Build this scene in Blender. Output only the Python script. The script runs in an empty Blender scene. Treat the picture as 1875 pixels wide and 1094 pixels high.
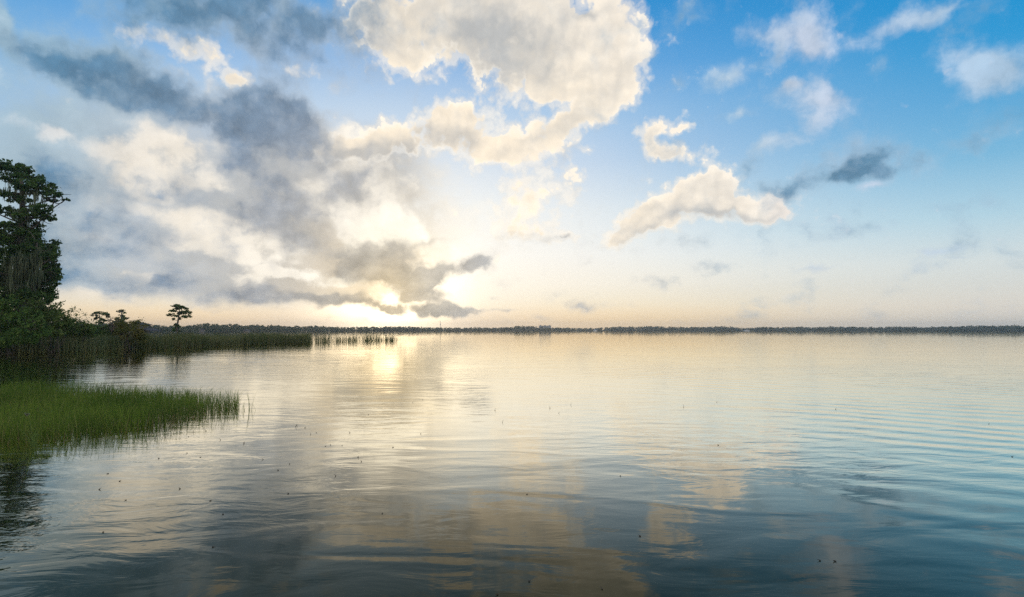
import bpy, math, random
import numpy as np
from mathutils import Vector, Matrix, Euler

C = bpy.context.scene.collection
S = bpy.context.scene
R = math.radians

# ------------------------------------------------------------------ camera
F, CX, CY = 1042.0, 937.5, 547.0          # focal length and centre in pixels of the photograph
PITCH = math.atan((605.0 - CY) / F)       # looking a little up: the horizon lies below the centre
CAM_H = 2.5
cam_d = bpy.data.cameras.new('camera')
cam = bpy.data.objects.new('camera', cam_d)
C.objects.link(cam)
cam_d.sensor_width = 36.0
cam_d.lens = F / 1875.0 * 36.0
cam_d.clip_start = 0.05
cam_d.clip_end = 30000.0
cam.location = (0, 0, CAM_H)
cam.rotation_euler = (math.pi / 2 + PITCH, 0, 0)
S.camera = cam

def ray(px, py):
    x, z = (px - CX) / F, (CY - py) / F
    c, s = math.cos(PITCH), math.sin(PITCH)
    return Vector((x, c - z * s, s + z * c))

def azel(px, py):
    v = ray(px, py)
    return math.atan2(v.x, v.y), math.atan2(v.z, math.hypot(v.x, v.y))

def at(px, py, z=0.0):                    # the point of the level z seen at a pixel
    v = ray(px, py)
    t = (z - CAM_H) / v.z
    return Vector((v.x * t, v.y * t, z))

def at_d(px, dist):                       # the ground point in a pixel's column at a distance
    v = ray(px, 605.0)
    return Vector((v.x * dist / v.y, dist, 0.0))

# ------------------------------------------------------------------ exposure and render settings
S.view_settings.view_transform = 'Standard'
S.view_settings.look = 'None'
S.view_settings.gamma = 1.0
S.view_settings.exposure = 0.09
S.view_settings.use_curve_mapping = False
S.cycles.use_adaptive_sampling = True
S.cycles.adaptive_threshold = 0.01
S.cycles.use_denoising = False
S.cycles.denoiser = 'OPENIMAGEDENOISE'
S.cycles.denoising_input_passes = 'RGB_ALBEDO_NORMAL'
S.cycles.denoising_prefilter = 'ACCURATE'
S.cycles.max_bounces = 6
S.cycles.diffuse_bounces = 2
S.cycles.glossy_bounces = 3
S.cycles.transparent_max_bounces = 4
S.cycles.volume_bounces = 0
S.cycles.sample_clamp_indirect = 6.0

# ------------------------------------------------------------------ sun
SUN_AZ, SUN_EL = azel(712, 540)
sun_d = bpy.data.lights.new('sun', 'SUN')
sun = bpy.data.objects.new('sun', sun_d)
C.objects.link(sun)
sun_d.energy = 0.001
sun_d.angle = R(3.0)                      # veiled by the cloud in front of it
sun_d.color = (1.0, 0.80, 0.55)
sdir = Vector((math.sin(SUN_AZ) * math.cos(SUN_EL), math.cos(SUN_AZ) * math.cos(SUN_EL), math.sin(SUN_EL)))
sun.rotation_euler = sdir.to_track_quat('Z', 'Y').to_euler()

# ------------------------------------------------------------------ node helper
def lin(c):
    return tuple((v / 255.0 / 12.92) if v / 255.0 <= 0.04045 else ((v / 255.0 + 0.055) / 1.055) ** 2.4 for v in c) + (1.0,)

class NB:
    def __init__(self, nt):
        self.nt = nt
    def new(self, t, **kw):
        n = self.nt.nodes.new(t)
        for k, v in kw.items():
            setattr(n, k, v)
        return n
    def put(self, sock, v):
        if isinstance(v, bpy.types.NodeSocket):
            self.nt.links.new(v, sock)
        elif v is not None:
            sock.default_value = v
    def m(self, op, a, b=None, c=None, clamp=False):
        n = self.new('ShaderNodeMath', operation=op, use_clamp=clamp)
        for i, v in enumerate((a, b, c)):
            if v is not None:
                self.put(n.inputs[i], v)
        return n.outputs[0]
    def vm(self, op, a, b=None):
        n = self.new('ShaderNodeVectorMath', operation=op)
        self.put(n.inputs[0], a)
        if b is not None:
            self.put(n.inputs[1], b)
        return n.outputs['Value'] if op in ('DOT_PRODUCT', 'LENGTH') else n.outputs['Vector']
    def mix(self, f, a, b, blend='MIX'):
        n = self.new('ShaderNodeMix', data_type='RGBA', blend_type=blend)
        self.put(n.inputs[0], f); self.put(n.inputs[6], a); self.put(n.inputs[7], b)
        return n.outputs[2]
    def ss(self, v, a, b, lo=0.0, hi=1.0, kind='SMOOTHSTEP'):
        n = self.new('ShaderNodeMapRange', interpolation_type=kind)
        for i, x in enumerate((v, a, b, lo, hi)):
            self.put(n.inputs[i], x)
        return n.outputs[0]
    def ramp(self, v, stops, interp='LINEAR'):
        n = self.new('ShaderNodeValToRGB')
        cr = n.color_ramp
        cr.interpolation = interp
        while len(cr.elements) < len(stops):
            cr.elements.new(0.5)
        for e, (p, c) in zip(cr.elements, stops):
            e.position = p
        for e, (p, c) in zip(cr.elements, stops):
            e.position = p; e.color = c
        self.put(n.inputs[0], v)
        return n.outputs[0]
    def xyz(self, x, y, z=0.0):
        n = self.new('ShaderNodeCombineXYZ')
        for i, v in enumerate((x, y, z)):
            self.put(n.inputs[i], v)
        return n.outputs[0]
    def noise(self, vec, scale, detail=6.0, rough=0.55, dist=0.0, dims='2D', color=False, lac=2.0):
        n = self.new('ShaderNodeTexNoise', noise_dimensions=dims)
        self.put(n.inputs['Vector'], vec)
        n.inputs['Scale'].default_value = scale; n.inputs['Detail'].default_value = detail
        n.inputs['Roughness'].default_value = rough; n.inputs['Distortion'].default_value = dist
        n.inputs['Lacunarity'].default_value = lac
        return n.outputs['Color'] if color else n.outputs['Fac']
    def mapping(self, vec, loc=(0, 0, 0), rot=(0, 0, 0), scale=(1, 1, 1), kind='POINT'):
        n = self.new('ShaderNodeMapping', vector_type=kind)
        self.put(n.inputs[0], vec)
        n.inputs[1].default_value = loc; n.inputs[2].default_value = rot; n.inputs[3].default_value = scale
        return n.outputs[0]

# ------------------------------------------------------------------ sky
world = bpy.data.worlds.new('World')
S.world = world
world.use_nodes = True
world.cycles.sampling_method = 'MANUAL'
world.cycles.sample_map_resolution = 512
wt = world.node_tree
wt.nodes.clear()
w = NB(wt)
gen = w.new('ShaderNodeTexCoord').outputs['Generated']     # in a world: the direction looked in
dirn = w.vm('NORMALIZE', gen)
sx = w.new('ShaderNodeSeparateXYZ')
w.put(sx.inputs[0], dirn)
az = w.m('MULTIPLY', w.m('ARCTAN2', sx.outputs[0], sx.outputs[1]), 180 / math.pi)
el = w.m('MAXIMUM', w.m('MULTIPLY', w.m('ARCSINE', sx.outputs[2]), 180 / math.pi), 0.05)
ang = w.m('MULTIPLY', w.m('ARCCOSINE', w.vm('DOT_PRODUCT', dirn, tuple(sdir))), 180 / math.pi)
daz = w.m('ABSOLUTE', w.m('SUBTRACT', az, math.degrees(SUN_AZ)))
P = w.xyz(az, el, 0.0)                                     # degrees

nish = w.new('ShaderNodeTexSky', sky_type='NISHITA', sun_disc=False, sun_elevation=SUN_EL, sun_rotation=SUN_AZ,
             air_density=1.0, dust_density=1.0, ozone_density=2.0)

def elramp(stops):
    return w.ramp(w.m('DIVIDE', el, 60.0), [(max(0.0, e / 60.0), lin(c)) for e, c in stops])
away = elramp([(0, (216, 213, 204)), (2, (224, 220, 210)), (5.5, (214, 224, 225)), (9, (176, 211, 227)), (13.5, (120, 183, 219)),
               (18, (84, 165, 215)), (22, (45, 152, 211)), (26.5, (4, 141, 205)), (34, (0, 120, 190)), (55, (0, 95, 165))])
near = elramp([(0, (255, 226, 176)), (1.2, (255, 230, 180)), (2.4, (255, 240, 206)), (4.5, (255, 246, 228)), (7.5, (250, 248, 243)), (12, (230, 237, 242)),
               (16.5, (192, 213, 236)), (21, (160, 196, 231)), (25, (112, 170, 224)), (30, (60, 148, 212)), (36, (10, 125, 195)), (55, (0, 95, 165))])
sky = w.mix(w.ss(daz, 10.0, 58.0), near, away)
sky = w.mix(w.ss(el, 0.0, 4.0, 1.0, 0.0), sky, w.mix(1.0, sky, (1.14, 1.10, 1.08, 1), 'MULTIPLY'))
# the warm band along the horizon and the white light round the hidden sun
warm = w.m('MULTIPLY', w.ss(el, 0.0, 3.6, 1.0, 0.0), w.ss(daz, 3.0, 44.0, 0.78, 0.0))
sky = w.mix(warm, sky, (1.06, 0.68, 0.30, 1))
nsky = w.mix(1.0, nish.outputs[0], (0.085, 0.085, 0.085, 1), 'MULTIPLY')
sky = w.mix(w.m('ADD', 0.06, w.ss(w.m('ABSOLUTE', az), 60.0, 110.0, 0.0, 0.6)), sky, nsky)
halo = w.m('POWER', w.ss(ang, 0.0, 36.0, 1.0, 0.0, 'LINEAR'), 1.8)
sky = w.mix(w.m('MULTIPLY', halo, 0.85), sky, lin((255, 250, 238)))
core = w.m('POWER', w.ss(ang, 0.0, 12.0, 1.0, 0.0, 'LINEAR'), 2.6)
sky = w.mix(1.0, sky, w.mix(core, (0, 0, 0, 1), (2.8, 2.2, 1.35, 1)), 'ADD')

# clouds: each blob is an ellipse of sky (centre, half axes, turn, strength) that noise breaks up
def field(blobs, vec, grow=1.6):
    tot = None
    for b in blobs:
        x, y, rx, ry, rot, amp = b
        a0, e0 = azel(x, y)
        c, s = math.cos(R(rot)), math.sin(R(rot))
        a1, e1 = azel(x + rx * c, y + rx * s)
        a2, e2 = azel(x - ry * s, y + ry * c)
        D = 180 / math.pi
        rxd = math.hypot(a1 - a0, e1 - e0) * D * grow
        ryd = math.hypot(a2 - a0, e2 - e0) * D * grow
        turn = math.atan2(e1 - e0, a1 - a0)
        v = w.mapping(vec, (a0 * D, e0 * D, 0), (0, 0, turn), (rxd, ryd, 1), 'TEXTURE')
        g = w.new('ShaderNodeTexGradient', gradient_type='SPHERICAL')
        w.put(g.inputs[0], v)
        if tot is None:
            tot = w.m('MULTIPLY', g.outputs['Fac'], amp)
        else:
            tot = w.m('MULTIPLY_ADD', g.outputs['Fac'], amp, tot)
    return tot

# BLOBS_BEGIN
CUMULUS = [
 (960,50,190,95,0,1), (1085,105,95,85,0,1), (890,10,120,90,0,.9), (1000,160,110,50,0,.9), (1125,55,50,60,0,.8), (830,20,50,60,0,.6),
 (1145,150,40,45,0,.7), (1015,228,80,36,-20,.9), (945,262,90,30,-10,.7), (1080,200,60,30,-20,.7), (1040,190,40,13,-15,-.8), (1060,15,22,12,0,-.5),
 (720,80,60,50,40,1), (690,25,75,60,0,1), (748,112,28,20,20,.8),
 (405,116,55,20,40,.9), (432,145,24,11,0,.95), (350,90,50,22,35,.75), (300,78,45,20,20,.6), (235,55,45,20,20,.6), (536,134,24,14,30,.6), (575,135,16,22,0,.4),
 (828,222,50,38,0,1), (765,248,60,34,0,1), (700,268,55,34,0,.9), (868,250,55,42,0,.9), (645,270,55,38,0,.85), (930,285,90,28,-8,.6),
 (808,203,20,15,0,.55), (868,214,17,14,0,.65), (600,285,50,30,0,.6),
 (1218,232,36,22,-20,.9), (1188,262,30,22,-30,1), (1245,281,42,18,10,.95), (1258,236,26,9,-5,.8), (1210,284,28,14,0,.6), (1230,258,20,9,0,-.4), (1280,398,105,18,-13,.7), (1172,235,16,14,0,.35),
 (1045,338,34,30,0,.8), (985,335,55,34,0,.75), (945,365,34,28,0,.65), (935,408,34,26,0,.7), (985,425,62,20,0,.85), (1032,433,28,7,0,.6), (915,468,13,14,0,.55), (850,382,18,10,0,.4), (1010,380,40,26,0,.35),
 (1298,343,60,34,0,1.05), (1238,370,78,36,-18,1.1), (1172,414,68,30,-34,1.05), (1368,376,95,27,5,1.25), (1128,446,26,14,-30,.8), (1303,323,30,14,0,.75), (1418,386,40,17,5,.9), (1190,375,26,14,0,.5),
 (1075,275,18,9,0,.45), (1032,288,10,6,0,.4),
]
SHADE = [
 (895,65,115,75,0,1.05), (1000,110,60,60,0,.35), (960,130,100,36,0,.25), (620,40,90,70,0,1), (655,90,45,45,20,.6), (985,245,60,14,-20,.4), (1075,28,24,12,0,.9),
 (745,275,50,25,0,.9), (835,262,55,22,10,.7), (660,290,60,25,0,.9), (700,300,60,25,0,.7), (600,295,50,30,0,.8), (772,238,18,14,0,.4),
 (1285,388,70,16,0,1), (1370,394,60,9,5,.8), (1200,418,50,12,-30,.6), (1160,442,40,10,-30,.4), (985,434,60,9,0,1), (1025,435,30,6,0,.9), (320,100,50,20,35,.5), (270,70,50,20,20,.6),
]
WISP = [
 (1468,62,56,42,-35,.85), (1392,62,46,24,10,.65), (1492,92,38,28,-40,.65), (1325,145,48,24,-25,.75), (1440,170,60,28,0,.75), (1440,158,20,12,0,.5), (1495,215,36,42,20,.7),
 (1540,185,50,18,5,.5), (1412,265,44,18,-8,.8), (1362,213,26,13,-20,.65), (1630,55,105,24,-22,.65), (1850,140,80,38,-12,.9), (1780,115,95,40,25,.6), (1720,20,80,16,-30,.5),
 (1735,195,70,18,-20,.4), (4,50,24,45,0,.9), (1690,458,100,9,-5,.5), (1490,495,38,8,-5,.6), (1765,467,60,3,-2,.45), (1600,345,50,10,-15,.65), (1360,522,60,5,-8,.3), (1240,500,60,6,-8,.2),
 (320,370,450,190,8,1.15), (120,240,110,40,0,.4), (80,420,130,100,0,.6), (600,440,220,120,0,.8), (250,530,260,30,0,.6), (640,290,130,60,0,.6), (300,290,70,50,0,.4), (90,30,120,50,0,.25),
]
SHEET = [
 (130,108,130,38,4,.85), (225,140,100,40,18,.8), (160,170,80,30,25,.45), (330,195,130,40,10,.75), (505,200,80,46,10,1.0), (565,245,70,40,25,.8), (425,205,80,38,0,.6), (250,185,70,30,10,.5), (460,250,90,40,10,.55),
 (560,40,210,70,0,.65), (410,30,200,55,5,.6), (260,22,160,40,0,.5), (490,105,150,42,15,.4), (90,430,120,70,0,.55), (140,470,120,40,0,.4), (40,260,60,60,0,.35), (250,440,120,40,10,.4), (390,470,110,36,15,.4),
 (620,315,105,44,12,.7), (480,270,75,60,0,.75), (330,365,120,36,30,.45), (160,330,110,34,15,.5), (190,395,120,34,10,.4), (470,370,110,45,25,.6), (660,350,70,36,0,.5), (70,330,80,50,0,.5),
 (500,330,90,30,15,.45), (560,385,80,26,18,.5), (420,395,70,24,20,.4), (545,425,105,34,22,.7), (620,468,85,26,14,1.0), (680,487,48,26,-20,1.0), (742,478,36,42,-25,1.5), (700,506,85,16,5,1.2), (825,500,62,14,-24,1.35), (778,520,42,13,-40,1.2), (868,490,24,9,-30,1.0), (795,448,26,7,-10,.6),
 (780,546,52,21,8,1.5), (800,568,85,8,2,1.1), (880,566,60,5,-2,.65), (950,569,50,3,0,.5), (640,555,66,14,3,1.1), (590,552,60,11,0,.7), (722,562,20,8,0,.7), (690,562,40,8,0,.6),
 (420,532,140,20,4,.85), (540,545,90,14,4,.7), (230,518,100,18,2,.5), (150,500,80,26,0,.45), (330,490,90,18,10,.4), (990,440,42,9,0,.3), (910,545,15,5,0,.5), (785,380,30,8,10,.25),
 (1560,300,105,40,-6,.5), (1485,334,105,28,-12,.55), (1625,300,70,32,0,.45), (1430,345,50,18,-10,.4), (1745,268,40,19,0,.55), (1590,320,60,14,0,.4),
]
# BLOBS_END
wq = w.noise(P, 0.16, 3.0, 0.5, color=True)                # slow drift of the outlines
warp = w.vm('MULTIPLY', w.vm('SUBTRACT', wq, (0.5, 0.5, 0.5)), (3.2, 2.2, 0))
wq2 = w.noise(P, 0.7, 4.0, 0.55, color=True)
warp2 = w.vm('MULTIPLY', w.vm('SUBTRACT', wq2, (0.5, 0.5, 0.5)), (1.3, 1.0, 0))
Pw = w.vm('ADD', P, w.vm('ADD', warp, warp2))
# clouds lie flatter towards the horizon
elf = w.m('ADD', el, w.m('MULTIPLY', w.m('SUBTRACT', 1.0, w.m('EXPONENT', w.m('MULTIPLY', w.m('MAXIMUM', el, 0.0), -0.2))), 6.0))
Pn = w.xyz(az, elf, 0.0)
Pn2 = w.vm('ADD', Pn, w.vm('MULTIPLY', warp2, (0.6, 0.6, 0)))
fb = w.noise(Pn2, 0.32, 7.0, 0.58)
def puffs(vec):
    n = w.new('ShaderNodeTexVoronoi', feature='SMOOTH_F1', voronoi_dimensions='2D')
    w.put(n.inputs['Vector'], vec)
    n.inputs['Scale'].default_value = 0.55
    n.inputs['Detail'].default_value = 3.0
    n.inputs['Roughness'].default_value = 0.55
    n.inputs['Smoothness'].default_value = 0.35
    return w.m('SUBTRACT', 1.0, n.outputs['Distance'])
pf = puffs(Pn2)
SUNWARD = (-0.45, 0.75, 0.0)
pf_up = puffs(w.vm('ADD', Pn2, SUNWARD))
fb_lo = w.noise(Pn2, 0.26, 3.0, 0.5)
fb_up = w.noise(w.vm('ADD', Pn2, SUNWARD), 0.26, 3.0, 0.5)
relief = w.m('ADD', w.m('MULTIPLY', w.m('SUBTRACT', pf, pf_up), 0.30), w.m('MULTIPLY', w.m('SUBTRACT', fb_lo, fb_up), 1.8))

a60 = w.m('DIVIDE', ang, 60.0)
def byang(stops):
    return w.ramp(a60, [(a / 60.0, lin(c)) for a, c in stops])
lit_c = byang([(2, (255, 242, 210)), (8, (255, 244, 222)), (16, (250, 239, 220)), (26, (241, 233, 218)), (36, (240, 235, 226)), (44, (216, 214, 222)), (56, (206, 206, 216))])
dark_c = byang([(2, (214, 198, 168)), (8, (208, 199, 184)), (16, (192, 190, 186)), (26, (188, 189, 188)), (36, (196, 196, 194)), (50, (160, 174, 192))])
sheet_c = byang([(1.5, (196, 178, 146)), (4, (182, 174, 160)), (8, (178, 175, 170)), (13, (160, 165, 172)), (19, (126, 146, 168)), (31, (92, 134, 165)), (50, (98, 136, 164))])
veil_c = byang([(2, (255, 246, 220)), (8, (255, 247, 232)), (16, (249, 239, 222)), (24, (240, 230, 214)), (30, (212, 214, 214)), (36, (182, 202, 216)), (44, (196, 206, 222)), (56, (170, 196, 218))])

# wisps and veils, mottled light and grey
mot = w.noise(w.vm('ADD', Pn, w.vm('MULTIPLY', warp, (0.8, 0.8, 0))), 0.15, 6.0, 0.54)
wf = w.m('ADD', field(WISP, Pw), w.m('MULTIPLY', w.m('SUBTRACT', fb, 0.5), 1.15))
wa = w.ss(wf, 0.10, 0.95, 0.0, 0.9)
greyveil_c = byang([(2, (232, 210, 172)), (8, (208, 198, 182)), (14, (192, 191, 188)), (22, (186, 193, 199)), (30, (166, 187, 199)), (38, (158, 190, 208))])
LIGHT = [(275,295,95,45,10,.75), (200,262,60,18,10,.5), (300,255,60,20,20,.6), (370,408,70,22,12,.9), (430,445,100,28,8,.9), (330,455,70,22,8,.6), (560,505,70,14,4,.9), (640,425,60,45,0,.9), (630,243,34,24,0,.9),
         (690,370,70,60,0,1), (95,237,30,12,10,.8), (590,350,40,16,20,.5), (450,320,40,24,0,.4), (230,505,50,10,0,.5), (480,500,80,12,0,.6), (160,545,100,14,0,.6), (740,420,60,40,0,.8), (390,345,50,16,10,.6)]
lf = w.m('ADD', field(LIGHT, Pw), w.m('ADD', w.m('MULTIPLY', w.m('SUBTRACT', mot, 0.5), 1.6), w.m('MULTIPLY', w.m('SUBTRACT', fb, 0.5), 1.3)))
light = w.m('MAXIMUM', w.ss(lf, 0.02, 0.62), w.ss(az, -12.0, -2.0))
veil = w.mix(light, greyveil_c, veil_c)
low = w.ss(el, 1.4, 3.8)
tex = w.m('MULTIPLY_ADD', w.m('SUBTRACT', fb, 0.5), 0.75, 1.0)
tex2 = w.m('MULTIPLY_ADD', w.m('SUBTRACT', pf, 0.55), 0.22, tex)
tx = w.xyz(tex, tex, tex)
tx2 = w.xyz(tex2, tex2, tex2)
veil = w.mix(1.0, veil, tx, 'MULTIPLY')
sky = w.mix(w.m('MULTIPLY', wa, low), sky, veil)
# heaps
cfield = field(CUMULUS, Pw)
cf = w.m('ADD', cfield, w.m('ADD', w.m('MULTIPLY', w.m('SUBTRACT', fb, 0.5), 1.0), w.m('MULTIPLY', w.m('SUBTRACT', pf, 0.55), 0.55)))
soft = w.ss(w.noise(w.vm('ADD', P, (37.0, 11.0, 0)), 0.22, 3.0), 0.35, 0.65, 0.16, 0.62)
ca = w.m('MAXIMUM', w.ss(cf, 0.32, w.m('ADD', 0.34, soft)), w.ss(cf, 0.02, 0.62, 0.0, 0.62))
shade = w.m('ADD', field(SHADE, Pw), w.m('MULTIPLY', w.m('SUBTRACT', mot, 0.5), 1.0))
shade = w.m('ADD', w.ss(shade, -0.05, 1.30, 0.0, 0.85), w.ss(cf, 0.42, 1.15, -0.08, 0.26))
shade = w.m('SUBTRACT', shade, w.m('MULTIPLY', relief, 0.45), clamp=True)
heap = w.mix(shade, w.mix(1.0, lit_c, (1.13, 1.08, 1.02, 1), 'MULTIPLY'), dark_c)
heap = w.mix(0.35, heap, w.mix(1.0, heap, tx2, 'MULTIPLY'))
rim = w.m('MULTIPLY', w.ss(cf, 0.30, 0.48), w.ss(cf, 0.50, 0.85, 1.0, 0.0))
heap = w.mix(w.m('MULTIPLY', rim, w.ss(ang, 45.0, 10.0, 0.1, 0.6)), heap, lin((255, 250, 240)))
sky = w.mix(ca, sky, heap)
# grey sheets in front
shn = w.noise(w.vm('ADD', Pn2, (13.0, 5.0, 0)), 0.24, 5.0, 0.50)
sf = w.m('ADD', field(SHEET, Pw), w.m('ADD', w.m('MULTIPLY', w.m('SUBTRACT', shn, 0.5), 1.5), w.m('MULTIPLY', w.m('SUBTRACT', fb, 0.5), 1.5)))
sa = w.ss(sf, -0.02, 1.20, 0.0, 0.96)
lightup = w.ss(w.m('ADD', sf, w.m('MULTIPLY', w.m('SUBTRACT', mot, 0.5), 2.0)), 0.10, 1.25, 0.85, 0.0)
lightup = w.m('ADD', lightup, w.m('MULTIPLY', relief, 0.45), clamp=True)
sheet = w.mix(lightup, w.mix(1.0, sheet_c, tx2, 'MULTIPLY'), w.mix(w.m('MULTIPLY', light, 0.6), greyveil_c, veil_c))
sky = w.mix(w.m('MULTIPLY', sa, w.ss(el, 0.3, 1.5)), sky, sheet)
# behind the camera: unseen broken cloud, added bright to lift the dark foliage
behind = w.mix(w.ss(mot, 0.36, 0.60), lin((96, 150, 205)), (1.15, 1.05, 0.94, 1))
sky = w.mix(w.m('MULTIPLY', w.ss(w.m('ABSOLUTE', az), 75.0, 115.0), w.ss(el, 80.0, 50.0)), sky, behind)
# light scattered forward by the thin cloud in front of the sun
bloom = w.m('POWER', w.ss(w.vm('LENGTH', w.xyz(w.m('SUBTRACT', az, azel(760, 0)[0] * 180 / math.pi), w.m('MULTIPLY', w.m('SUBTRACT', el, 5.0), 1.25))), 0.0, 17.0, 1.0, 0.0, 'LINEAR'), 1.8)
sky = w.mix(1.0, sky, w.mix(bloom, (0, 0, 0, 1), (0.17, 0.15, 0.11, 1)), 'ADD')
bg = w.new('ShaderNodeBackground')
w.put(bg.inputs[0], sky)
bg.inputs[1].default_value = 1.0
wo = w.new('ShaderNodeOutputWorld')
wt.links.new(bg.outputs[0], wo.inputs[0])

# ------------------------------------------------------------------ mesh and material helpers
rng = np.random.default_rng(7)
random.seed(7)

def tag(o, label=None, cat=None, group=None, kind=None):
    for k, v in (('label', label), ('category', cat), ('group', group), ('kind', kind)):
        if v:
            o[k] = v
    return o

def empty(name, loc):
    o = bpy.data.objects.new(name, None)
    o.empty_display_size = 0.2
    C.objects.link(o)
    o.location = loc
    return o

def mesh_obj(name, verts, faces, mat, parent=None, smooth=False):
    """verts (n,3); faces: a list of equal-length or mixed tuples, or an (m,k) array. Placed in the parent's own space."""
    me = bpy.data.meshes.new(name)
    verts = np.asarray(verts, dtype=np.float32)
    if parent is not None:
        verts = verts - np.array(parent.location, dtype=np.float32)
    if isinstance(faces, np.ndarray):
        m, k = faces.shape
        me.vertices.add(len(verts)); me.vertices.foreach_set('co', verts.ravel())
        me.loops.add(m * k); me.loops.foreach_set('vertex_index', faces.astype(np.int32).ravel())
        me.polygons.add(m)
        me.polygons.foreach_set('loop_start', np.arange(0, m * k, k, dtype=np.int32))
        me.polygons.foreach_set('loop_total', np.full(m, k, dtype=np.int32))
        me.update(calc_edges=True)
    else:
        me.from_pydata([tuple(v) for v in verts], [], faces)
        me.update()
    if smooth:
        me.polygons.foreach_set('use_smooth', np.ones(len(me.polygons), dtype=bool))
    me.materials.append(mat)
    o = bpy.data.objects.new(name, me)
    C.objects.link(o)
    if parent is not None:
        o.parent = parent
    return o

class Geo:
    """Collects pieces that end up as one mesh."""
    def __init__(self):
        self.v, self.f, self.n = [], [], 0
    def add(self, v, f):
        v = np.asarray(v, dtype=float)
        self.v.append(v)
        self.f += [tuple(int(i) + self.n for i in q) for q in f]
        self.n += len(v)
    def tube(self, pts, radii, seg=7, jitter=0.0):
        pts = [np.array(p, dtype=float) for p in pts]
        rings = []
        for i, (p, r) in enumerate(zip(pts, radii)):
            d = pts[min(i + 1, len(pts) - 1)] - pts[max(i - 1, 0)]
            d = d / (np.linalg.norm(d) + 1e-9)
            a = np.cross(d, (0.31, 0.9, 0.17)); a /= np.linalg.norm(a) + 1e-9
            b = np.cross(d, a)
            for k in range(seg):
                t = 2 * math.pi * k / seg
                rr = r * (1 + jitter * math.sin(3 * t + i * 0.7) + jitter * rng.normal() * 0.4)
                rings.append(p + (a * math.cos(t) + b * math.sin(t)) * rr)
        f = []
        for i in range(len(pts) - 1):
            for k in range(seg):
                f.append((i * seg + k, i * seg + (k + 1) % seg, (i + 1) * seg + (k + 1) % seg, (i + 1) * seg + k))
        f.append(tuple(range(seg))[::-1]); f.append(tuple((len(pts) - 1) * seg + k for k in range(seg)))
        self.add(rings, f)
    def box(self, lo, hi):
        (x0, y0, z0), (x1, y1, z1) = lo, hi
        v = [(x0, y0, z0), (x1, y0, z0), (x1, y1, z0), (x0, y1, z0), (x0, y0, z1), (x1, y0, z1), (x1, y1, z1), (x0, y1, z1)]
        self.add(v, [(3, 2, 1, 0), (4, 5, 6, 7), (0, 1, 5, 4), (1, 2, 6, 5), (2, 3, 7, 6), (3, 0, 4, 7)])
    def build(self, name, mat, parent=None, smooth=False):
        return mesh_obj(name, np.concatenate(self.v), self.f, mat, parent, smooth)

def material(name):
    m = bpy.data.materials.new(name)
    m.use_nodes = True
    m.node_tree.nodes.clear()
    n = NB(m.node_tree)
    out = n.new('ShaderNodeOutputMaterial')
    return m, n, out

def leaf_mat(name, c1, c2, c3=None, scale=0.5, trans=0.35, rough=0.7):
    """A leaf: part of the light passes through; the tint drifts from clump to clump and leaf to leaf."""
    m, n, out = material(name)
    pos = n.new('ShaderNodeNewGeometry')
    big = n.noise(pos.outputs['Position'], scale, 2.0, dims='3D')
    small = pos.outputs['Random Per Island']
    col = n.mix(n.ss(big, 0.35, 0.65), lin(c1), lin(c2))
    if c3:
        col = n.mix(n.ss(small, 0.55, 1.0, 0.0, 0.8), col, lin(c3))
    d = n.new('ShaderNodeBsdfDiffuse'); t = n.new('ShaderNodeBsdfTranslucent')
    n.put(d.inputs[0], col); n.put(t.inputs[0], col)
    mx = n.new('ShaderNodeMixShader')
    mx.inputs[0].default_value = trans
    n.nt.links.new(d.outputs[0], mx.inputs[1]); n.nt.links.new(t.outputs[0], mx.inputs[2])
    n.nt.links.new(mx.outputs[0], out.inputs[0])
    return m

def solid_mat(name, c1, c2, scale=3.0, rough=0.8, bump=0.0):
    m, n, out = material(name)
    pos = n.new('ShaderNodeNewGeometry')
    f = n.noise(pos.outputs['Position'], scale, 5.0, 0.6, dims='3D')
    p = n.new('ShaderNodeBsdfPrincipled')
    n.put(p.inputs['Base Color'], n.mix(n.ss(f, 0.3, 0.7), lin(c1), lin(c2)))
    p.inputs['Roughness'].default_value = rough
    if bump:
        b = n.new('ShaderNodeBump')
        b.inputs['Distance'].default_value = bump
        n.put(b.inputs['Height'], f)
        n.nt.links.new(b.outputs[0], p.inputs['Normal'])
    n.nt.links.new(p.outputs[0], out.inputs[0])
    return m

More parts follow.
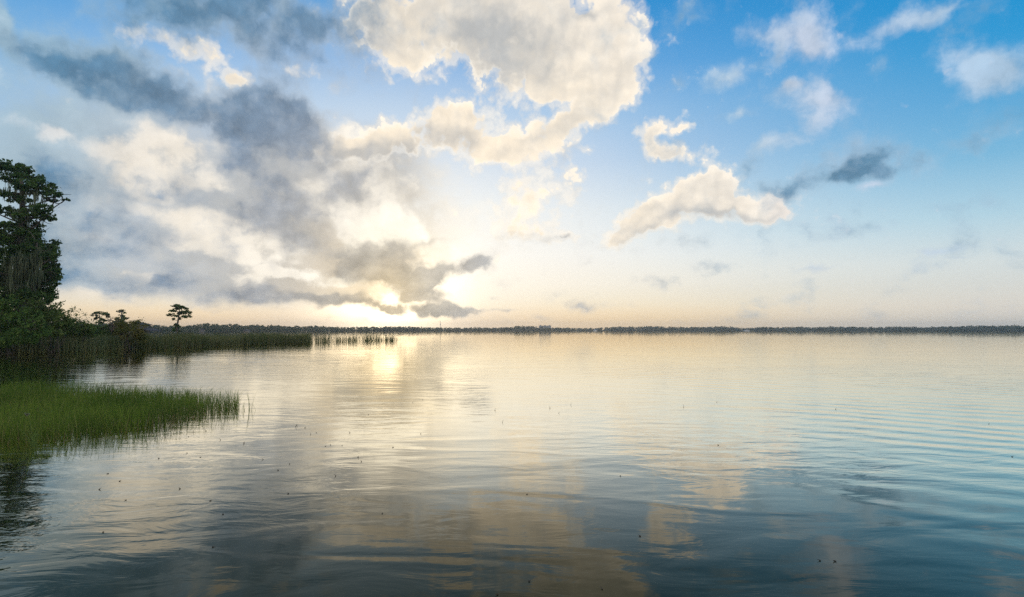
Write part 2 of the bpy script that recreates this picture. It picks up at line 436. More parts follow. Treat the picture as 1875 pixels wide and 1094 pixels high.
M = {
    'bark': solid_mat('bark', (62, 56, 48), (92, 84, 72), 2.5, 0.9, 0.02),
    'cypress_leaf': leaf_mat('cypress_leaf', (58, 84, 46), (84, 112, 56), (104, 124, 66), 0.35),
    'oak_leaf': leaf_mat('oak_leaf', (54, 78, 46), (80, 106, 54), (100, 118, 64), 0.4),
    'shrub_leaf': leaf_mat('shrub_leaf', (66, 94, 50), (98, 126, 62), (122, 138, 72), 0.6),
    'willow_leaf': leaf_mat('willow_leaf', (80, 102, 56), (112, 132, 70), (138, 146, 82), 0.6),
    'rust_leaf': leaf_mat('rust_leaf', (100, 106, 56), (132, 116, 58), (108, 118, 64), 0.7),
    'dry_twig': leaf_mat('dry_twig', (116, 106, 96), (140, 126, 112), None, 0.8, 0.1),
    'moss': leaf_mat('moss', (94, 104, 78), (118, 124, 96), (84, 94, 68), 0.5, 0.3),
    'reed': leaf_mat('reed', (86, 102, 60), (118, 122, 78), (144, 130, 88), 0.15, 0.3),
    'sedge': leaf_mat('sedge', (108, 122, 80), (134, 138, 94), (154, 146, 104), 0.25, 0.3),
    'grass': leaf_mat('grass', (74, 104, 38), (124, 146, 56), (154, 154, 84), 0.45, 0.40),
    'dead_grass': leaf_mat('dead_grass', (150, 130, 92), (176, 152, 112), None, 0.8, 0.3),
    'far_leaf': leaf_mat('far_leaf', (64, 82, 58), (84, 98, 68), (94, 108, 76), 0.03, 0.25),
    'mud': solid_mat('mud', (58, 56, 40), (84, 78, 54), 0.4, 0.95, 0.05),
    'roof': solid_mat('roof', (66, 62, 60), (88, 82, 78), 1.2, 0.85),
    'cabin_wall': solid_mat('cabin_wall', (96, 90, 82), (120, 112, 100), 0.9, 0.85),
    'white_paint': solid_mat('white_paint', (226, 226, 222), (238, 238, 234), 0.3, 0.6),
    'concrete': solid_mat('concrete', (178, 178, 174), (196, 196, 192), 0.1, 0.8),
    'dark_glass': solid_mat('dark_glass', (40, 46, 52), (54, 60, 66), 0.5, 0.2),
    'steel': solid_mat('steel', (120, 122, 124), (144, 146, 148), 0.5, 0.5),
    'twig': solid_mat('twig', (48, 42, 32), (78, 66, 48), 20.0, 0.8),
    'foam': solid_mat('foam', (196, 196, 188), (220, 220, 214), 20.0, 0.7),
    'seed_head': leaf_mat('seed_head', (140, 138, 112), (160, 156, 130), None, 3.0, 0.4),
}

# ------------------------------------------------------------------ water
def water_mat():
    m, n, out = material('lake_water')
    pos = n.new('ShaderNodeNewGeometry').outputs['Position']
    sp = n.new('ShaderNodeSeparateXYZ'); n.put(sp.inputs[0], pos)
    dist = n.vm('LENGTH', pos)
    # small wind ripples: crests about twice as long as they are apart
    p1 = n.mapping(pos, (0, 0, 0), (0, 0, R(-6)), (0.95, 2.1, 1))
    r1 = n.noise(p1, 1.0, 4.0, 0.54, 0.4, dims='2D')
    p2 = n.mapping(pos, (7, 3, 0), (0, 0, R(10)), (0.30, 0.75, 1))
    r2 = n.noise(p2, 1.0, 2.0, 0.45, 0.6, dims='2D')
    # calm and ruffled patches
    patch = n.noise(n.mapping(pos, (3, 9, 0), (0, 0, R(-12)), (0.05, 0.10, 1)), 1.0, 3.0, 0.55, 0.8, dims='2D')
    amp = n.m('MULTIPLY', n.ss(patch, 0.36, 0.66, RIP_LO, RIP_HI), n.m('POWER', n.m('DIVIDE', 24.0, n.m('MAXIMUM', dist, 24.0)), 0.42))
    far_calm = n.ss(dist, 190.0, 300.0, 1.0, 0.35)
    h = n.m('MULTIPLY', n.m('MULTIPLY', r1, amp), far_calm)
    h = n.m('MULTIPLY_ADD', r2, n.m('MULTIPLY', RIP_BIG, n.m('POWER', n.m('DIVIDE', 40.0, n.m('MAXIMUM', dist, 40.0)), 0.5)), h)
    # the wake of a boat, long since gone, rolling in from the right
    wv = n.new('ShaderNodeTexWave', wave_type='BANDS', bands_direction='Y', wave_profile='SIN')
    n.put(wv.inputs['Vector'], n.mapping(pos, (0, 0, 0), (0, 0, R(34)), (0.30, 0.30, 1)))
    wv.inputs['Scale'].default_value = 1.0; wv.inputs['Distortion'].default_value = 7.0
    wv.inputs['Detail'].default_value = 2.0; wv.inputs['Detail Scale'].default_value = 0.5
    where = n.m('MULTIPLY', n.ss(n.m('ADD', sp.outputs[0], n.m('MULTIPLY', sp.outputs[1], 0.12)), 3.0, 11.0), n.ss(sp.outputs[1], 60.0, 22.0))
    wamp = n.m('MULTIPLY', where, n.ss(n.noise(pos, 0.12, 2.0, dims='2D'), 0.3, 0.6, 0.35, 1.0))
    h = n.m('MULTIPLY_ADD', n.m('MULTIPLY', wv.outputs['Fac'], wamp), WAKE, h)
    b = n.new('ShaderNodeBump')
    b.inputs['Strength'].default_value = 1.0
    b.inputs['Distance'].default_value = 1.0
    n.put(b.inputs['Height'], h)
    # dark green-brown water under a mirror whose strength climbs steeply towards grazing view
    fr = n.new('ShaderNodeFresnel')
    fr.inputs['IOR'].default_value = 1.33
    n.nt.links.new(b.outputs[0], fr.inputs['Normal'])
    fac = n.m('MULTIPLY_ADD', n.ss(fr.outputs[0], 0.05, 0.39), 0.80, n.m('MULTIPLY', fr.outputs[0], 0.20))
    body = n.new('ShaderNodeBsdfDiffuse'); body.inputs[0].default_value = (0.013, 0.023, 0.009, 1)
    gl = n.new('ShaderNodeBsdfGlossy')
    gl.inputs['Color'].default_value = (1.0, 0.945, 0.81, 1); gl.inputs['Roughness'].default_value = 0.03  # golden light of the reflected clouds is painted into the gloss colour
    n.nt.links.new(b.outputs[0], gl.inputs['Normal'])
    mx = n.new('ShaderNodeMixShader')
    n.put(mx.inputs[0], fac)
    n.nt.links.new(body.outputs[0], mx.inputs[1]); n.nt.links.new(gl.outputs[0], mx.inputs[2])
    n.nt.links.new(mx.outputs[0], out.inputs[0])
    return m
RIP_LO, RIP_HI, RIP_BIG, WAKE = 0.003, 0.013, 0.015, 0.009
g = Geo()
g.add([(-3400, -300, 0), (3400, -300, 0), (3400, 3400, 0), (-3400, 3400, 0)], [(0, 1, 2, 3)])
tag(g.build('lake_water', water_mat()), kind='structure')

# ------------------------------------------------------------------ land
def shore_land(name, front, back_d, rise):
    """A bank behind a line of shore points, rising gently inland."""
    n = len(front); rows = 5
    v, f = [], []
    for r in range(rows):
        t = r / (rows - 1)
        for i, p in enumerate(front):
            q = np.array(p) + np.array(back_d[i]) * t
            q[2] = -0.25 + 0.45 * min(1, t * 8) + rise * t + (0.08 * rng.normal() if r else 0)
            v.append(q)
    for r in range(rows - 1):
        for i in range(n - 1):
            f.append((r * n + i, r * n + i + 1, (r + 1) * n + i + 1, (r + 1) * n + i))
    return tag(mesh_obj(name, v, f, M['mud'], smooth=True), kind='structure')

near_front = [at(x, y) for x, y in ((-1500, 700), (-700, 672), (-300, 657), (0, 646), (100, 643.5), (180, 641), (250, 638), (272, 634), (285, 628), (290, 622), (288, 617))]
shore_land('shore_bank', near_front, [(-40, 160, 0)] * 6 + [(-60, 150, 0), (-70, 130, 0), (-80, 110, 0), (-90, 90, 0), (-100, 80, 0)], 0.5)

FAR = [(-420, 470), (-100, 520), (150, 600), (350, 700), (480, 850), (600, 1050), (750, 1400), (900, 1700), (1100, 1800), (1400, 1700), (1600, 1500), (1800, 1300), (1950, 1180), (2300, 1000)]
def far_d(px):
    return float(np.interp(px, [a for a, b in FAR], [b for a, b in FAR]))
fx = list(range(-420, 2301, 40))
shore_land('far_shore', [at_d(x, far_d(x) - 6) for x in fx], [tuple(at_d(x, far_d(x)).normalized() * 500) for x in fx], 2.0)

# ------------------------------------------------------------------ foliage makers
def leaves(cent, size, tilt=1.0, aspect=0.55):
    """Small four-cornered leaves, one per row of cent; returns verts and quads."""
    n = len(cent)
    u = rng.normal(size=(n, 3)); u[:, 2] *= tilt; u /= np.linalg.norm(u, axis=1)[:, None]
    r = rng.normal(size=(n, 3)); v = np.cross(u, r); v /= np.linalg.norm(v, axis=1)[:, None]
    s = (size * rng.uniform(0.55, 1.35, n))[:, None]
    V = np.empty((n, 4, 3))
    V[:, 0] = cent - u * s; V[:, 1] = cent + v * s * aspect; V[:, 2] = cent + u * s; V[:, 3] = cent - v * s * aspect
    return V.reshape(-1, 3), np.arange(n * 4).reshape(n, 4)

def clump_points(c, rad, n, sub=9, tight=0.34):
    """Leaf centres in an uneven lump: smaller lumps strewn in an ellipsoid, each a ball of leaves, with gaps between."""
    c, rad = np.array(c, float), np.array(rad, float)
    d = rng.normal(size=(sub, 3)); d /= np.linalg.norm(d, axis=1)[:, None]
    k = c + d * rad * (rng.uniform(0.25, 1.0, sub) ** 0.6)[:, None] * 0.85
    w_ = rng.uniform(0.5, 1.4, sub); w_ /= w_.sum()
    pick = rng.choice(sub, n, p=w_)
    q = rng.normal(size=(n, 3)); q /= np.linalg.norm(q, axis=1)[:, None]
    return k[pick] + q * rad * tight * (rng.uniform(0, 1, n) ** 0.5)[:, None] * rng.uniform(0.7, 1.3, sub)[pick][:, None]

def px_point(px, py, d):
    """The point at distance d (along y) in a pixel's line of sight: used to lay out a tree's limbs at its real size."""
    v = ray(px, py)
    t = d / v.y
    return np.array((v.x * t, d, CAM_H + v.z * t))

def limb(g, a, b, r0, r1, bend=0.12, seg=6, n=6):
    a, b = np.array(a, float), np.array(b, float)
    L = np.linalg.norm(b - a)
    o = rng.normal(size=3) * L * bend
    pts, rad = [], []
    for i in range(n):
        t = i / (n - 1)
        pts.append(a + (b - a) * t + o * math.sin(math.pi * t) + np.array((0, 0, -0.06 * L * math.sin(math.pi * t))))
        rad.append(r0 + (r1 - r0) * t)
    g.tube(pts, rad, seg)

def moss_strands(cent, spread, n, lo, hi):
    """Hanging strands: narrow tapering strips with a slight sway."""
    V, Fq = [], []
    knots = np.array(cent) + np.clip(rng.normal(size=(max(8, n // 5), 3)), -1.2, 1.2) * np.array(spread)
    for i in range(n):
        kq = int(rng.integers(len(knots)))
        p = knots[kq] + rng.normal(size=3) * 0.12
        L = rng.uniform(lo, lo + (hi - lo) * (0.35 + 0.65 * ((kq * 0.618) % 1.0))); wd = rng.uniform(0.02, 0.075)
        a = rng.uniform(0, math.pi); dx = np.array((math.cos(a), math.sin(a), 0)) * wd
        sw = rng.normal(size=3) * 0.12; sw[2] = 0
        b = len(V)
        for k, (t, ww) in enumerate(((0, 0.6), (0.3, 1.0), (0.65, 0.75), (1.0, 0.08))):
            c = p + sw * t + np.array((0, 0, -L * t)) + rng.normal(size=3) * 0.03
            V += [c - dx * ww, c + dx * ww]
        for k in range(3):
            Fq.append((b + 2 * k, b + 2 * k + 1, b + 2 * k + 3, b + 2 * k + 2))
    return np.array(V), np.array(Fq)

def tree(name, label, cat, base, trunk_pts, trunk_r, clumps, leaf, leaf_size, density, moss=(), group=None, tight=0.36, sub=9):
    """clumps: (centre, radii) in the world; a limb runs from the nearest trunk point into each."""
    root = empty(name, base)
    tag(root, label, cat, group)
    g = Geo()
    g.tube(trunk_pts, trunk_r, 9, 0.08)
    tp = np.array(trunk_pts, float)
    dense = np.concatenate([tp[i] + (tp[i + 1] - tp[i]) * np.linspace(0, 1, 8)[:, None] for i in range(len(tp) - 1)])
    V, Fq, nv = [], [], 0
    for c, rad in clumps:
        c = np.array(c, float)
        dz = np.linalg.norm(dense - (c + (0, 0, -0.25 * np.linalg.norm(c[:2] - tp[0][:2]))), axis=1)
        k = int(dz.argmin())
        L = np.linalg.norm(c - dense[k])
        r0 = min(float(np.interp(k / len(dense), np.linspace(0, 1, len(trunk_r)), trunk_r)) * 0.55, 0.03 + L * 0.03)
        limb(g, dense[k], c, r0, r0 * 0.3)
        for q in range(3):
            limb(g, dense[k] + (c - dense[k]) * 0.7, c + rng.normal(size=3) * np.array(rad) * 0.6, r0 * 0.4, r0 * 0.12, n=4, seg=5)
        area = (rad[0] * rad[1] + rad[0] * rad[2] + rad[1] * rad[2])
        n = max(40, int(area * density * 3.6 / leaf_size ** 2))
        v, f = leaves(clump_points(c, rad, n, sub, tight), leaf_size)
        V.append(v); Fq.append(f + nv); nv += len(v)
    g.build('trunk', M['bark'], root, True)
    mesh_obj('crown', np.concatenate(V), np.concatenate(Fq), M[leaf], root)
    for (mc, sp_, n, lo, hi) in moss:
        v, f = moss_strands(mc, sp_, n, lo * 0.5, hi)
        mesh_obj('hanging_moss', v, f, M['moss'], root)
    return root

def clumps_px(lst, d, depth=None):
    out = []
    for item in lst:
        x, y, rx, ry = item[:4]
        dd = d + (item[4] if len(item) > 4 else rng.normal() * (depth or 1.5))
        p = px_point(x, y, dd)
        s = dd / F
        out.append((p, (rx * s, min(rx * s, 4.0) * 0.9, ry * s)))
    return out

# ------------------------------------------------------------------ the cypress and its neighbours on the left shore
D1 = 70.0
top = [(38, 342, 13, 9, -1.8), (42, 366, 12, 8, -1.6), (34, 396, 14, 8, -1.8), (46, 386, 10, 6, -1.4), (6, 302, 28, 10), (34, 309, 26, 11), (56, 322, 26, 12), (80, 340, 24, 11), (104, 356, 18, 7), (120, 366, 7, 3.5), (16, 324, 30, 12), (44, 336, 26, 12), (68, 350, 20, 9), (92, 352, 18, 8),
       (-30, 310, 34, 16), (-60, 335, 38, 18), (82, 382, 20, 9), (96, 398, 9, 8), (76, 398, 14, 8), (60, 390, 16, 8), (28, 362, 22, 10), (0, 356, 22, 11), (-40, 375, 40, 18), (20, 388, 18, 10),
       (56, 410, 24, 11), (20, 414, 30, 13), (62, 428, 20, 10), (40, 424, 24, 11), (-25, 430, 40, 20), (2, 440, 28, 14), (94, 366, 12, 5)]
tr = [px_point(x, y, D1) for x, y in ((34, 640), (36, 590), (35, 520), (38, 450), (41, 380), (40, 335), (30, 300))]
tr[0][2] = -0.2
moss1 = [(px_point(x, y, D1 - 0.8), (s, 0.7, 0.3), n, lo, hi) for x, y, s, n, lo, hi in
         ((8, 338, 0.7, 60, 1.2, 3.6), (66, 352, 0.4, 40, 1.2, 3.2), (60, 372, 0.4, 34, 1.0, 3.0), (78, 392, 0.4, 34, 0.8, 1.6), (46, 350, 0.6, 34, 0.8, 2.2), (38, 384, 1.0, 60, 1.0, 3.0), (18, 420, 1.3, 70, 1.4, 4.4))]
tree('cypress_tree', 'tall dark cypress draped in pale hanging moss on the left shore', 'tree', tr[0], tr, (0.75, 0.55, 0.45, 0.38, 0.28, 0.2, 0.08),
     clumps_px(top, D1), 'cypress_leaf', 0.20, 0.95, moss1, tight=0.40, sub=10)

D2 = 67.0
mid = [(84, 446, 22, 10), (98, 454, 10, 8), (66, 450, 22, 11), (100, 470, 9, 9), (88, 474, 18, 14), (60, 474, 26, 16), (34, 462, 28, 16), (6, 468, 30, 18), (101, 496, 8, 8), (92, 506, 15, 14),
       (68, 510, 26, 17), (38, 500, 28, 18), (4, 508, 32, 20), (84, 532, 18, 14), (58, 540, 28, 16), (26, 540, 32, 18), (-12, 545, 36, 22), (90, 548, 11, 9), (-32, 480, 38, 24), (100, 484, 9, 7), (104, 504, 6, 5), (50, 430, 24, 10), (14, 436, 26, 12), (97, 522, 9, 7)]
tr2 = [px_point(x, y, D2) for x, y in ((58, 645), (60, 600), (58, 550), (62, 505), (66, 465), (68, 445))]
tr2[0][2] = -0.2
moss2 = [(px_point(x, y, D2 - 1.6), (s, 0.8, 0.5), n, lo, hi) for x, y, s, n, lo, hi in
         ((70, 462, 0.7, 50, 1.0, 3.0), (52, 466, 0.9, 70, 1.4, 4.2), (30, 476, 1.2, 90, 1.6, 5.0), (8, 486, 1.2, 80, 1.5, 4.5), (74, 500, 0.8, 50, 1.0, 2.6), (40, 512, 1.2, 70, 1.2, 3.6), (20, 540, 1.2, 40, 1.0, 2.6))]
tree('moss_tree', 'broad dark tree curtained with grey moss below the tall cypress', 'tree', tr2[0], tr2, (0.5, 0.42, 0.36, 0.28, 0.2, 0.08),
     clumps_px(mid, D2), 'oak_leaf', 0.20, 0.95, moss2, tight=0.42, sub=10)

D4 = 84.0
back1 = [(20, 440, 40, 24), (60, 470, 40, 26), (85, 500, 22, 22), (10, 500, 44, 30), (50, 530, 44, 30), (88, 545, 18, 24), (15, 565, 44, 28), (70, 580, 36, 24), (-40, 520, 50, 36), (30, 600, 50, 22), (92, 605, 30, 18)]
tr4 = [px_point(x, y, D4) for x, y in ((45, 632), (46, 570), (44, 500), (46, 445))]
tr4[0][2] = 0.1
tree('broadleaf_tree', 'dark dense tree filling in behind the moss hung tree', 'tree', tr4[0], tr4, (0.5, 0.4, 0.25, 0.08), clumps_px(back1, D4, 2.0), 'oak_leaf', 0.27, 1.0, [], tight=0.46, sub=14)
back2 = [(118, 596, 22, 14), (140, 606, 24, 12), (100, 600, 24, 18), (165, 610, 24, 10), (125, 614, 34, 12)]
tr5 = [px_point(x, y, D4 + 6) for x, y in ((122, 630), (122, 612), (120, 598))]
tr5[0][2] = 0.1
tree('broadleaf_tree', 'low spreading tree behind the ragged shrub', 'tree', tr5[0], tr5, (0.25, 0.2, 0.08), clumps_px(back2, D4 + 6, 1.5), 'oak_leaf', 0.26, 1.0, [], tight=0.46, sub=12)

D3 = 60.0
out3 = [(-90, 330, 50, 26), (-140, 380, 60, 34), (-70, 400, 50, 30), (-120, 460, 64, 40), (-60, 500, 50, 40), (-140, 540, 60, 40), (-190, 430, 60, 50)]
tr3 = [px_point(x, y, D3) for x, y in ((-110, 650), (-108, 560), (-110, 450), (-112, 350))]
tr3[0][2] = -0.2
tree('cypress_tree', 'dark cypress standing just past the left edge of the picture', 'tree', tr3[0], tr3, (0.6, 0.45, 0.3, 0.1),
     clumps_px(out3, D3, 2.0), 'cypress_leaf', 0.30, 0.8, [], tight=0.40, sub=12)

def shrub(name, label, base_px, d, lst, leaf, size, dens, cat='shrub', group=None, depth=1.2, stems=7, tight=0.36):
    root = empty(name, tuple(at_d(base_px, d)))
    tag(root, label, cat, group)
    cl = clumps_px(lst, d, depth)
    b = np.array(root.location)
    g = Geo(); V, Fq, nv = [], [], 0
    for c, rad in cl:
        limb(g, b + rng.normal(size=3) * (0.3, 0.3, 0.0), c + np.array((0, 0, rad[2] * 0.5)), 0.05, 0.012, 0.1, 5, 5)
        area = (rad[0] * rad[1] + rad[0] * rad[2] + rad[1] * rad[2])
        v, f = leaves(clump_points(c, rad, max(40, int(area * dens * 3.2 / size ** 2)), 9, tight), size, aspect=0.4)
        V.append(v); Fq.append(f + nv); nv += len(v)
    for k in range(stems):                                  # loose leading shoots that break the outline
        c, rad = cl[rng.integers(len(cl))]
        tip = c + np.array((rng.normal() * rad[0] * 0.9, rng.normal() * rad[1], rad[2] * rng.uniform(0.9, 1.7)))
        limb(g, c, tip, 0.02, 0.006, 0.1, 4, 4)
        pts = c + (tip - c) * rng.uniform(0.3, 1.0, 26)[:, None] + rng.normal(size=(26, 3)) * 0.16
        v, f = leaves(pts, size * 0.9, aspect=0.4)
        V.append(v); Fq.append(f + nv); nv += len(v)
    g.build('stem', M['bark'], root)
    mesh_obj('foliage', np.concatenate(V), np.concatenate(Fq), M[leaf], root)
    return root

shrub('shrub', 'leafy shrub with feathery upright tips at the foot of the moss hung tree', 95, 65, [(94, 566, 18, 13), (76, 574, 26, 16), (106, 580, 18, 12), (88, 594, 30, 18), (122, 590, 12, 9), (66, 560, 18, 13), (108, 604, 22, 14), (78, 612, 26, 16)], 'willow_leaf', 0.16, 0.9, stems=26)
shrub('shrub', 'dark rounded shrub mass filling the left edge below the mossy trees', 20, 62, [(10, 562, 36, 20), (42, 574, 34, 20), (-20, 580, 38, 24), (16, 600, 40, 22), (60, 604, 34, 20), (-40, 605, 40, 24), (36, 622, 34, 16), (0, 624, 36, 16)], 'shrub_leaf', 0.18, 0.9, stems=10)
shrub('shrub', 'low ragged shrub beside the feathery shrub, reeds in front', 140, 70, [(128, 592, 20, 12), (146, 597, 18, 10), (162, 603, 18, 9), (132, 610, 28, 13), (112, 608, 22, 14), (156, 614, 24, 11)], 'willow_leaf', 0.16, 0.9, stems=22)
shrub('shrub', 'dull green bushes spreading under the two small flat topped trees', 178, 80, [(172, 603, 18, 10), (190, 606, 18, 9), (180, 615, 26, 10), (158, 613, 20, 10), (206, 613, 16, 9), (192, 620, 24, 9)], 'shrub_leaf', 0.18, 0.8, stems=14)
shrub('shrub', 'grey brown leafless thicket between green bushes and the rusty bush', 208, 79, [(206, 600, 14, 12), (216, 607, 14, 11), (200, 611, 15, 10), (212, 618, 16, 10)], 'dry_twig', 0.13, 0.6, stems=40)
shrub('shrub', 'rounded yellowish rusty bush at the start of the reed belt', 240, 76, [(238, 600, 18, 11), (254, 608, 15, 11), (228, 610, 18, 12), (244, 619, 24, 12), (262, 618, 11, 9), (222, 598, 12, 9), (246, 592, 9, 6)], 'rust_leaf', 0.15, 0.9, stems=16, tight=0.45)

DS = 165.0
def small_tree(label, tx, pts, lst, d, leaf, lsz, dens, r):
    t = [px_point(x, y, d) for x, y in pts]
    t[0][2] = -0.1
    return tree('cypress_tree', label, 'tree', t[0], t, r, clumps_px(lst, d, 0.8), leaf, lsz, dens, [], tight=0.42, sub=8)
small_tree('small flat topped tree with two sagging tiers, left of its twin', 182, ((181, 625), (182, 600), (183, 585), (181, 574)),
           [(172, 577, 7, 3), (182, 573, 11, 3), (192, 576, 9, 3.5), (198, 580, 4, 3), (176, 583, 6, 3), (188, 586, 8, 4), (182, 592, 9, 5)], DS, 'oak_leaf', 0.24, 0.9, (0.25, 0.22, 0.18, 0.1))
small_tree('small tree with a narrow topknot above a wider tier, beside the cottage', 222, ((222, 622), (222, 600), (223, 585), (222, 570)),
           [(221, 570, 7, 3), (226, 573, 4, 2.5), (222, 578, 6, 4), (213, 584, 6, 3), (230, 583, 7, 3), (222, 588, 10, 5), (215, 592, 9, 5), (228, 593, 9, 5)], DS, 'oak_leaf', 0.24, 0.9, (0.25, 0.22, 0.18, 0.08))
small_tree('lone cypress with a bare gap in its trunk standing in the reeds', 325, ((324.5, 622), (324.5, 606), (324, 597), (326, 588), (328, 576), (329, 563)),
           [(327, 561, 11, 4), (336, 565, 10, 5), (345, 572, 8, 5), (347, 580, 6, 3.5), (320, 568, 10, 4), (313, 577, 7, 4.5), (317, 584, 4, 3), (331, 573, 10, 5), (338, 580, 7, 3.5), (324, 578, 6, 3), (328, 584, 4, 2.5),
            (322, 596, 5, 4), (327, 599, 6, 4), (321, 604, 7, 4), (326, 606, 7, 3)], 150.0, 'cypress_leaf', 0.22, 1.0, (0.3, 0.26, 0.24, 0.22, 0.16, 0.06))

# ------------------------------------------------------------------ reeds and grasses
def blades(base, height, width, lean, segs=3, droop=0.25):
    """Tapering, bending blades; base (n,2) on the water."""
    n = len(base)
    a = rng.uniform(0, 2 * math.pi, n)
    side = np.stack((np.cos(a), np.sin(a), np.zeros(n)), 1) * width[:, None]
    b = rng.uniform(0, 2 * math.pi, n)
    ln = np.stack((np.cos(b), np.sin(b), np.zeros(n)), 1) * (height * lean * np.abs(rng.normal(size=n)))[:, None]
    k = segs
    V = np.empty((n, 2 * k + 1, 3))
    root = np.concatenate((base, np.full((n, 1), -0.06)), 1)
    for i in range(k):
        t = i / k
        c = root + ln * (t * (0.4 + t))
        c[:, 2] += height * (t - droop * t ** 3 * 0.3)
        wv = 1.0 - 0.65 * t
        V[:, 2 * i] = c - side * wv * 0.5; V[:, 2 * i + 1] = c + side * wv * 0.5
    c = root + ln * 1.4
    c[:, 2] += height * (1 - droop * 0.3)
    V[:, 2 * k] = c
    off = (np.arange(n) * (2 * k + 1))[:, None]
    tri = []
    for i in range(k - 1):
        tri.append(off + np.array([[2 * i, 2 * i + 1, 2 * i + 3]])); tri.append(off + np.array([[2 * i, 2 * i + 3, 2 * i + 2]]))
    tri.append(off + np.array([[2 * k - 2, 2 * k - 1, 2 * k]]))
    return V.reshape(-1, 3), np.concatenate(tri)

def strip_points(front, depth, n, power=1.0, clump=0.0, per=12):
    """Points behind a shoreline of ground points, reaching depth metres back."""
    fr = np.array([(p[0], p[1]) for p in front])
    seg = np.linalg.norm(np.diff(fr, axis=0), axis=1); cum = np.concatenate(([0], np.cumsum(seg)))
    m = max(1, n // per) if clump else n
    s = rng.uniform(0, cum[-1], m)
    x = np.interp(s, cum, fr[:, 0]); y = np.interp(s, cum, fr[:, 1])
    dd = np.interp(s, cum, depth) * rng.uniform(0, 1, m) ** power
    pts = np.stack((x, y), 1)
    out = pts / np.linalg.norm(pts, axis=1)[:, None]
    pts = pts + out * dd[:, None]
    if clump:
        pts = np.repeat(pts, per, axis=0) + rng.normal(size=(m * per, 2)) * clump
    return pts

def stand(name, label, pts, hlo, hhi, wlo, whi, lean, mat, cat='reeds', segs=3, lowfreq=0.15, droop=0.25):
    n = len(pts)
    h = rng.uniform(hlo, hhi, n) * (1 + lowfreq * np.sin(pts[:, 0] * 0.55 + 1.3 * np.sin(pts[:, 1] * 0.2)))
    v, f = blades(pts, h, rng.uniform(wlo, whi, n), lean, segs, droop)
    return tag(mesh_obj(name, v, f, M[mat]), label, cat, kind='stuff')

bank = [at(x, y) for x, y in ((-300, 658), (-120, 650), (0, 646.5), (60, 645), (110, 644), (180, 641.5), (250, 638.5), (275, 637))]
stand('bank_reeds', 'tall dull reeds along the foot of the left shore', strip_points(bank, [5] * 8, 15000, 1.2, 0.35), 0.9, 2.3, 0.03, 0.07, 0.16, 'sedge')
belt = [at(x, y) for x, y in ((255, 639), (300, 638), (340, 636), (400, 633), (470, 630.5), (520, 629), (566, 628))]
stand('reed_belt', 'dense belt of dark bulrushes running out into the lake', strip_points(belt, [10, 12, 14, 18, 22, 22, 12], 19000, 1.3, 0.3), 1.1, 2.3, 0.03, 0.065, 0.13, 'reed')
thin = [at(x, y) for x, y in ((560, 627.8), (600, 626.8), (650, 625.6), (700, 624.6), (724, 624.2))]
stand('bulrushes', 'thin line of bulrushes past the end of the dense belt', strip_points(thin, [10, 9, 9, 8, 3], 1050, 1.0, 0.5, 7), 0.9, 2.2, 0.04, 0.075, 0.14, 'reed')

# the green grass standing in the shallows: dense at the left, thinning to single tufts at its tip
fx_ = [-420, -150, 0, 60, 130, 200, 280, 330, 380, 415, 432]
fy_ = [870, 835, 814, 811, 804, 795, 783, 772, 762, 753, 748]
by_ = [716, 717, 719, 719, 720, 722, 726, 729, 734, 739, 744]
def grass_points(n, dens):
    out = []
    while len(out) < n:
        k = 4000
        px = rng.uniform(-420, 434, k); u = rng.uniform(0, 1, k)
        f_, b_ = np.interp(px, fx_, fy_), np.interp(px, fx_, by_)
        inv = (1 / (f_ - 605)) * (1 - u) + (1 / (b_ - 605)) * u          # even in depth
        py = 605 + 1 / inv
        keep = rng.uniform(0, 1, k) < np.interp(px, [-420, 200, 280, 340, 390, 434], dens) * np.clip((py - 605) / 110, 0.45, 1)
        for x, y in zip(px[keep], py[keep]):
            p = at(x, y); out.append((p.x, p.y))
    return np.array(out[:n])
gp = grass_points(22000, (0.5, 1.0, 0.6, 0.14, 0.03, 0.005))
gp = gp + rng.normal(size=gp.shape) * 0.03
tufts = grass_points(260, (0.05, 0.3, 0.8, 1, 0.75, 0.35))
gt = np.repeat(tufts, 11, axis=0) + rng.normal(size=(260 * 11, 2)) * 0.05
stand('marsh_grass', 'bright green grass standing in the shallow water on the left', np.concatenate((gp, gt)), 0.30, 0.84, 0.006, 0.013, 0.26, 'grass', 'grass', 4, 0.10, 0.6)
gh = grass_points(1300, (1, 1, 1, 0.8, 0.4, 0.2))
stand('tall_sedge', 'taller blades standing above the green marsh grass', gh, 0.72, 1.02, 0.006, 0.011, 0.26, 'grass', 'grass', 4, 0.1, 0.9)
gd = grass_points(5200, (1, 1, 1, 0.6, 0.5, 0.3))
stand('dead_grass', 'dry brown blades low in the green marsh grass', gd, 0.15, 0.58, 0.006, 0.012, 0.40, 'dead_grass', 'grass', 3, 0.1, 0.8)

def tuft(name, label, px, py, n, hlo, hhi, spread, mat='grass', lean=0.25):
    p = at(px, py)
    root = empty(name, p); tag(root, label, 'grass tuft')
    b = np.array((p.x, p.y)) + rng.normal(size=(n, 2)) * spread
    v, f = blades(b, rng.uniform(hlo, hhi, n), rng.uniform(0.008, 0.014, n), lean, 4, 0.5)
    mesh_obj('blades', v, f, M[mat], root)
    return root
tuft('grass_tuft', 'small sparse grass tuft standing alone off the tip of the marsh grass', 461, 752, 13, 0.35, 0.85, 0.05)
tuft('grass_tuft', 'lower bent grass tuft between the marsh grass and the lone tuft', 447, 752, 7, 0.2, 0.5, 0.05, lean=0.5)
